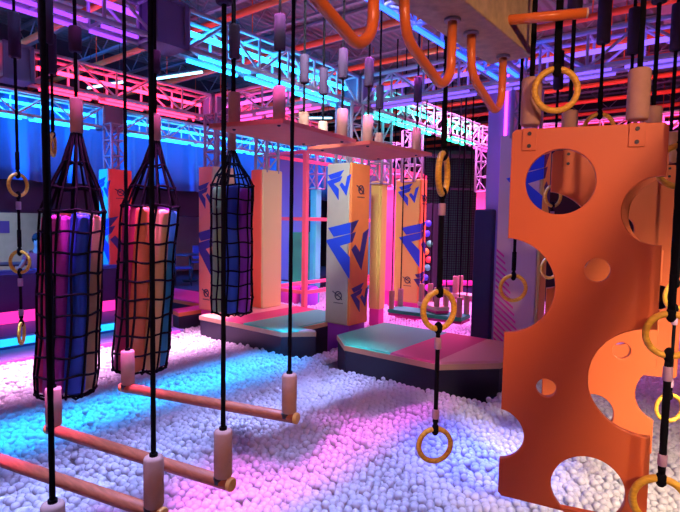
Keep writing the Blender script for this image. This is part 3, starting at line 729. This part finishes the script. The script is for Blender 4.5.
# far swinging planks over the pit
def swing_plank(pxa, pya, pxb, pyb, z, label, m, w=.28):
    a, b = at_z(pxa, pya, z), at_z(pxb, pyb, z); u = (b-a).normalized(); n_ = Zv.cross(u)
    t = thing('swing_plank', label, 'swing plank', (a+b)/2)
    MB().box((a+b)/2, ((b-a).length, w, .07), (u, n_, Zv), .015).build('plank', m, t)
    MB().box((a+b)/2-Zv*.06, ((b-a).length, w*.9, .05), (u, n_, Zv), .015).build('underside', MAG_V, t)
    for e in (a+u*.06, b-u*.06):
        for s in (-1, 1):
            p = e+n_*s*(w/2-.05)
            sleeve(p+Zv*.036, .33, .05, t); rope_m(MB(), p+Zv*.35, V(p.x,p.y,HUNG-1), .011).build('rope', ROPE, t)
swing_plank(393, 309, 466, 318, .42, 'turquoise swinging plank low over the far ball pit', mat('turq', TQ, .5), .45)
swing_plank(455, 294, 500, 300, .62, 'cream swinging plank behind the turquoise one', mat('creamp', (.8,.6,.45), .5))
swing_plank(424, 303, 443, 309, .55, 'short cream swinging plank glimpsed through the middle ring', mat('creamp', (.8,.6,.45), .5))

# ------------------------------------------------------------------ plastic balls
BR = .0335
def ball_mat():
    M = bpy.data.materials.new('translucent_ball'); M.use_nodes = True; nt = M.node_tree; b = nt.nodes['Principled BSDF']
    b.inputs['Base Color'].default_value = (.86, .84, .90, 1); b.inputs['Roughness'].default_value = .22
    b.inputs['Coat Weight'].default_value = .3
    tr = nt.nodes.new('ShaderNodeBsdfTranslucent'); tr.inputs['Color'].default_value = (.9, .88, .95, 1)
    mx = nt.nodes.new('ShaderNodeMixShader'); mx.inputs['Fac'].default_value = .55
    out = nt.nodes['Material Output']
    nt.links.new(b.outputs[0], mx.inputs[1]); nt.links.new(tr.outputs[0], mx.inputs[2]); nt.links.new(mx.outputs[0], out.inputs['Surface'])
    return M
BM = ball_mat()
def ico(sub):
    bm = bmesh.new(); bmesh.ops.create_icosphere(bm, subdivisions=sub, radius=BR); bm.verts.ensure_lookup_table()
    v = np.array([x.co[:] for x in bm.verts]); f = np.array([[q.index for q in fc.verts] for fc in bm.faces]); bm.free(); return v, f
struct('trim_91', MB().box((-4.0, 6.9, -.33), (17, 14.6, .1)), mat('pit_base', (.5,.48,.55), .7))
rtn, fhn = np.array(rt0), np.array(fh)
sp = .0655
gx = np.arange(-12.3, 1.6, sp); gy = np.arange(.2, 13.8, sp*.866)
X, Y = np.meshgrid(gx, gy); X = X+(np.arange(len(gy))%2)[:,None]*sp/2
pts = np.stack([X.ravel(), Y.ravel()], 1); pts += rng.normal(0, .0095, pts.shape)
z = rng.normal(-.030, .011, len(pts))+.03*np.sin(pts[:,0]*2.1+1)*np.sin(pts[:,1]*1.7)
P = np.column_stack([pts, z])
p2 = P[::1].copy(); p2[:,0] += sp/2; p2[:,1] += sp*.29; p2[:,2] = p2[:,2]*.6-.045
def keep(P):
    lat = P[:,:2]@rtn[:2]; d = P[:,:2]@fhn[:2]
    ok = (d > 3.0) & (np.abs(lat) < .667*d*1.10+.35)
    ok &= ~((P[:,0] < -7.72) & (P[:,1] < 5.45))
    for (x0,x1,y0,y1) in ((-4.62,-2.2,5.45,7.1),(-7.35,-5.0,5.45,7.3),(-12.5,-7.95,6.3,7.3)):
        ok &= ~((P[:,0] > x0-.02)&(P[:,0] < x1+.02)&(P[:,1] > y0-.02)&(P[:,1] < y1+.02))
    return ok, d
k1, d1 = keep(P); k2, d2 = keep(p2); k2 &= (d2 < 8.6)
d1 = d1[k1]; P = P[k1]; p2 = p2[k2]
# the 300 that show largest: nearest ones inside the frame
uvd = np.array([proj(p) for p in P]); inf = (uvd[:,0] > 3)&(uvd[:,0] < 492)&(uvd[:,1] < 508)&(uvd[:,2] > 0)
order = np.argsort(np.where(inf, uvd[:,2], 1e9))[:300]
ind = np.zeros(len(P), bool); ind[order] = True
v3, f3 = ico(3)
bme = bpy.data.meshes.new('plastic_ball'); bme.from_pydata(v3.tolist(), [], f3.tolist()); bme.polygons.foreach_set('use_smooth', [True]*len(f3)); bme.materials.append(BM)
first = tag(bpy.data.objects.new('plastic_ball', bme), 'small translucent white plastic ball in the near part of the pit', 'ball', 'plastic balls in the near ball pit')
for i, p in enumerate(P[ind]):
    o = first if i == 0 else first.copy(); COL.objects.link(o); o.location = p
def mass(name, sets):
    VS, FS, off = [], [], 0
    for C, sub in sets:
        v, f = ico(sub); N = len(C); VS.append((C[:,None,:]+v[None]).reshape(-1,3)); FS.append((f[None]+(np.arange(N)*len(v))[:,None,None]+off).reshape(-1,3)); off += N*len(v)
    Vv = np.concatenate(VS); Ff = np.concatenate(FS); me = bpy.data.meshes.new(name)
    me.vertices.add(len(Vv)); me.vertices.foreach_set('co', Vv.ravel().astype(np.float32))
    me.loops.add(Ff.size); me.loops.foreach_set('vertex_index', Ff.ravel().astype(np.int32))
    me.polygons.add(len(Ff)); me.polygons.foreach_set('loop_start', (np.arange(len(Ff))*3).astype(np.int32))
    me.polygons.foreach_set('use_smooth', np.ones(len(Ff), bool)); me.update(calc_edges=True); me.validate()
    me.materials.append(BM); o = bpy.data.objects.new(name, me); COL.objects.link(o); return o
R = P[~ind]; dR = d1[~ind]
tag(mass('plastic_balls', [(R[dR < 9], 2), (p2, 1), (R[dR >= 9], 1)]), 'thousands of translucent white plastic balls filling the pit', 'balls', kind='stuff')

# ------------------------------------------------------------------ lights
w = bpy.data.worlds.new('world'); scene.world = w; w.use_nodes = True
w.node_tree.nodes['Background'].inputs[0].default_value = (.16, .10, .30, 1); w.node_tree.nodes['Background'].inputs[1].default_value = .0
def lamp(name, loc, tgt, size, col, power, spread=180, sy=None):
    o = area(name, loc, size, col, power, spread, sy=sy)
    o.rotation_euler = (Vector(tgt)-Vector(loc)).to_track_quat('-Z', 'Y').to_euler(); return o
# stripe lights under the trusses
area('cyan_truss_light', (X1, 2.6, 3.85), .3, (.0, .34, 1), 145, 19, sy=5.6)
area('pink_row_light', (-2.88, 2.6, 4.9), .15, (1, .12, .80), 62, 14, sy=5.0)
area('red_truss_light', (-7.1, 2.6, 3.85), .9, (1, .42, .80), 310, 24, sy=5.6)
area('pit_white_light', (-2.1, 2.0, 6.0), 1.0, (.33, .42, 1), 80, 26, sy=5)
area('pit_white_light', (-3.85, 2.6, 5.9), .5, (.33, .42, 1), 72, 15, sy=5.6)
area('far_pink_light', (-5.6, 10.5, 4.6), 4.0, (1, .18, .80), 800, 100, sy=3.4)
area('drape_light', (X3-.40, 7, 4.5), .12, (.02, .34, 1), 80, 120, (0, math.radians(20), 0), sy=16)
lamp('drape_side_fill', (-10.9, -1.5, 4.0), (-11.8, 7, 3.4), .3, (.01, .20, 1), 330, 60)  # added grazing light to bring out the drape folds
area('ceiling_fill', (-5, 8, 4.7), 8, (.45, .36, .9), 22, 170, (PI, 0, 0), sy=10)  # added fill for the deck and joists, no fixture behind it
lamp('blue_pit_light', (-1.95, 4.9, 5.4), (-1.7, 4.2, 0), .4, (.04, .08, 1), 45, 15)
KEY = V(2.6, -1.2, 3.9)
lamp('warm_spot', KEY, at_d(585, 300, 2.4), .16, (1, .52, .27), 14, 50)
lamp('panel_fill', (.2, -.6, 3.6), at_d(585, 340, 2.4), .5, (1, .36, .34), 5.0, 70)
# unseen rail added between warm lamp and panels to shade a soft band
pa, pb = at_d(655, 215, 2.18), at_d(505, 460, 2.4)
nn = (pa-KEY).cross(pb-KEY).normalized(); dd = nn.cross(Zv).normalized(); mid = KEY.lerp((pa+pb)/2, .33)
sdv = (pa-pb).normalized()
# point on the shadow plane, rail runs level; keep it behind / above the picture
rb = MB().box(mid, (3.0, .11, .09), (dd, Zv.cross(dd), Zv), .01)
rl = thing('shadow_rail', 'unseen level rail added outside the upper right of the picture to shade the panels', 'rail', mid)
rb.build('rail', ply(), rl)
for e in (-1.2, 1.2): MB().tube([mid+dd*e+Zv*.05, V((mid+dd*e).x, (mid+dd*e).y, CEIL)], .012, 8).build('hanger', DSTEEL, rl)
lamp('warm_spot', (2.8, 1.0, 4.6), at_d(670, 480, 3.4), .4, (1, .78, .55), 30, 30)
lamp('rose_fill', (-1.5, -1.5, 4.2), (-3.5, 4, 1.2), 1.0, (1, .30, .42), 13, 110)
lamp('pillar_light', (-2.0, 2.0, 4.6), (-5.5, 7, 2.0), .6, (1, .95, .85), 25, 38)
lamp('orange_back_light', (3, 8, 3.6), (-3, 14, 5.2), 2.5, (1, .22, .10), 110, 140)
lamp('cafe_wall_fill', (-12.7, 4.5, 2.0), (-14.4, 4.0, 1.3), .5, (.8, .9, 1), 30, 160, sy=5)  # added fill to brighten the pale wall, hidden behind the header
# ceiling tube lamps
for (ax, ay), (bx, by) in (((88,88),(123,82)), ((148,80),(202,72)), ((298,118),(332,118))):
    a = at_z(ax, ay, 4.9); b = at_z(bx, by, 4.9); u = (b-a).normalized()
    t = thing('tube_lamp', 'thin white blue tube lamp hung under the ceiling', 'lamp', (a+b)/2, 'tube lamps under the ceiling')
    MB().cyl(a, b, .025, 10).build('glowing_tube', emis('tube_glow', (.35, .8, 1), 4), t)
    MB().box((a+b)/2+Zv*.045, ((b-a).length, .07, .03), (u, Zv.cross(u), Zv)).build('housing', DSTEEL, t)
    for q in (a+u*.1, b-u*.1): MB().tube([q+Zv*.06, V(q.x, q.y, CEIL)], .006, 5).build('hanger', DSTEEL, t)

scene.view_settings.view_transform = 'Standard'; scene.view_settings.look = 'None'
scene.view_settings.exposure = 0; scene.view_settings.gamma = 1; scene.view_settings.use_curve_mapping = False
scene.cycles.use_denoising = True; scene.cycles.max_bounces = 6; scene.cycles.diffuse_bounces = 3
scene.cycles.sample_clamp_indirect = 4
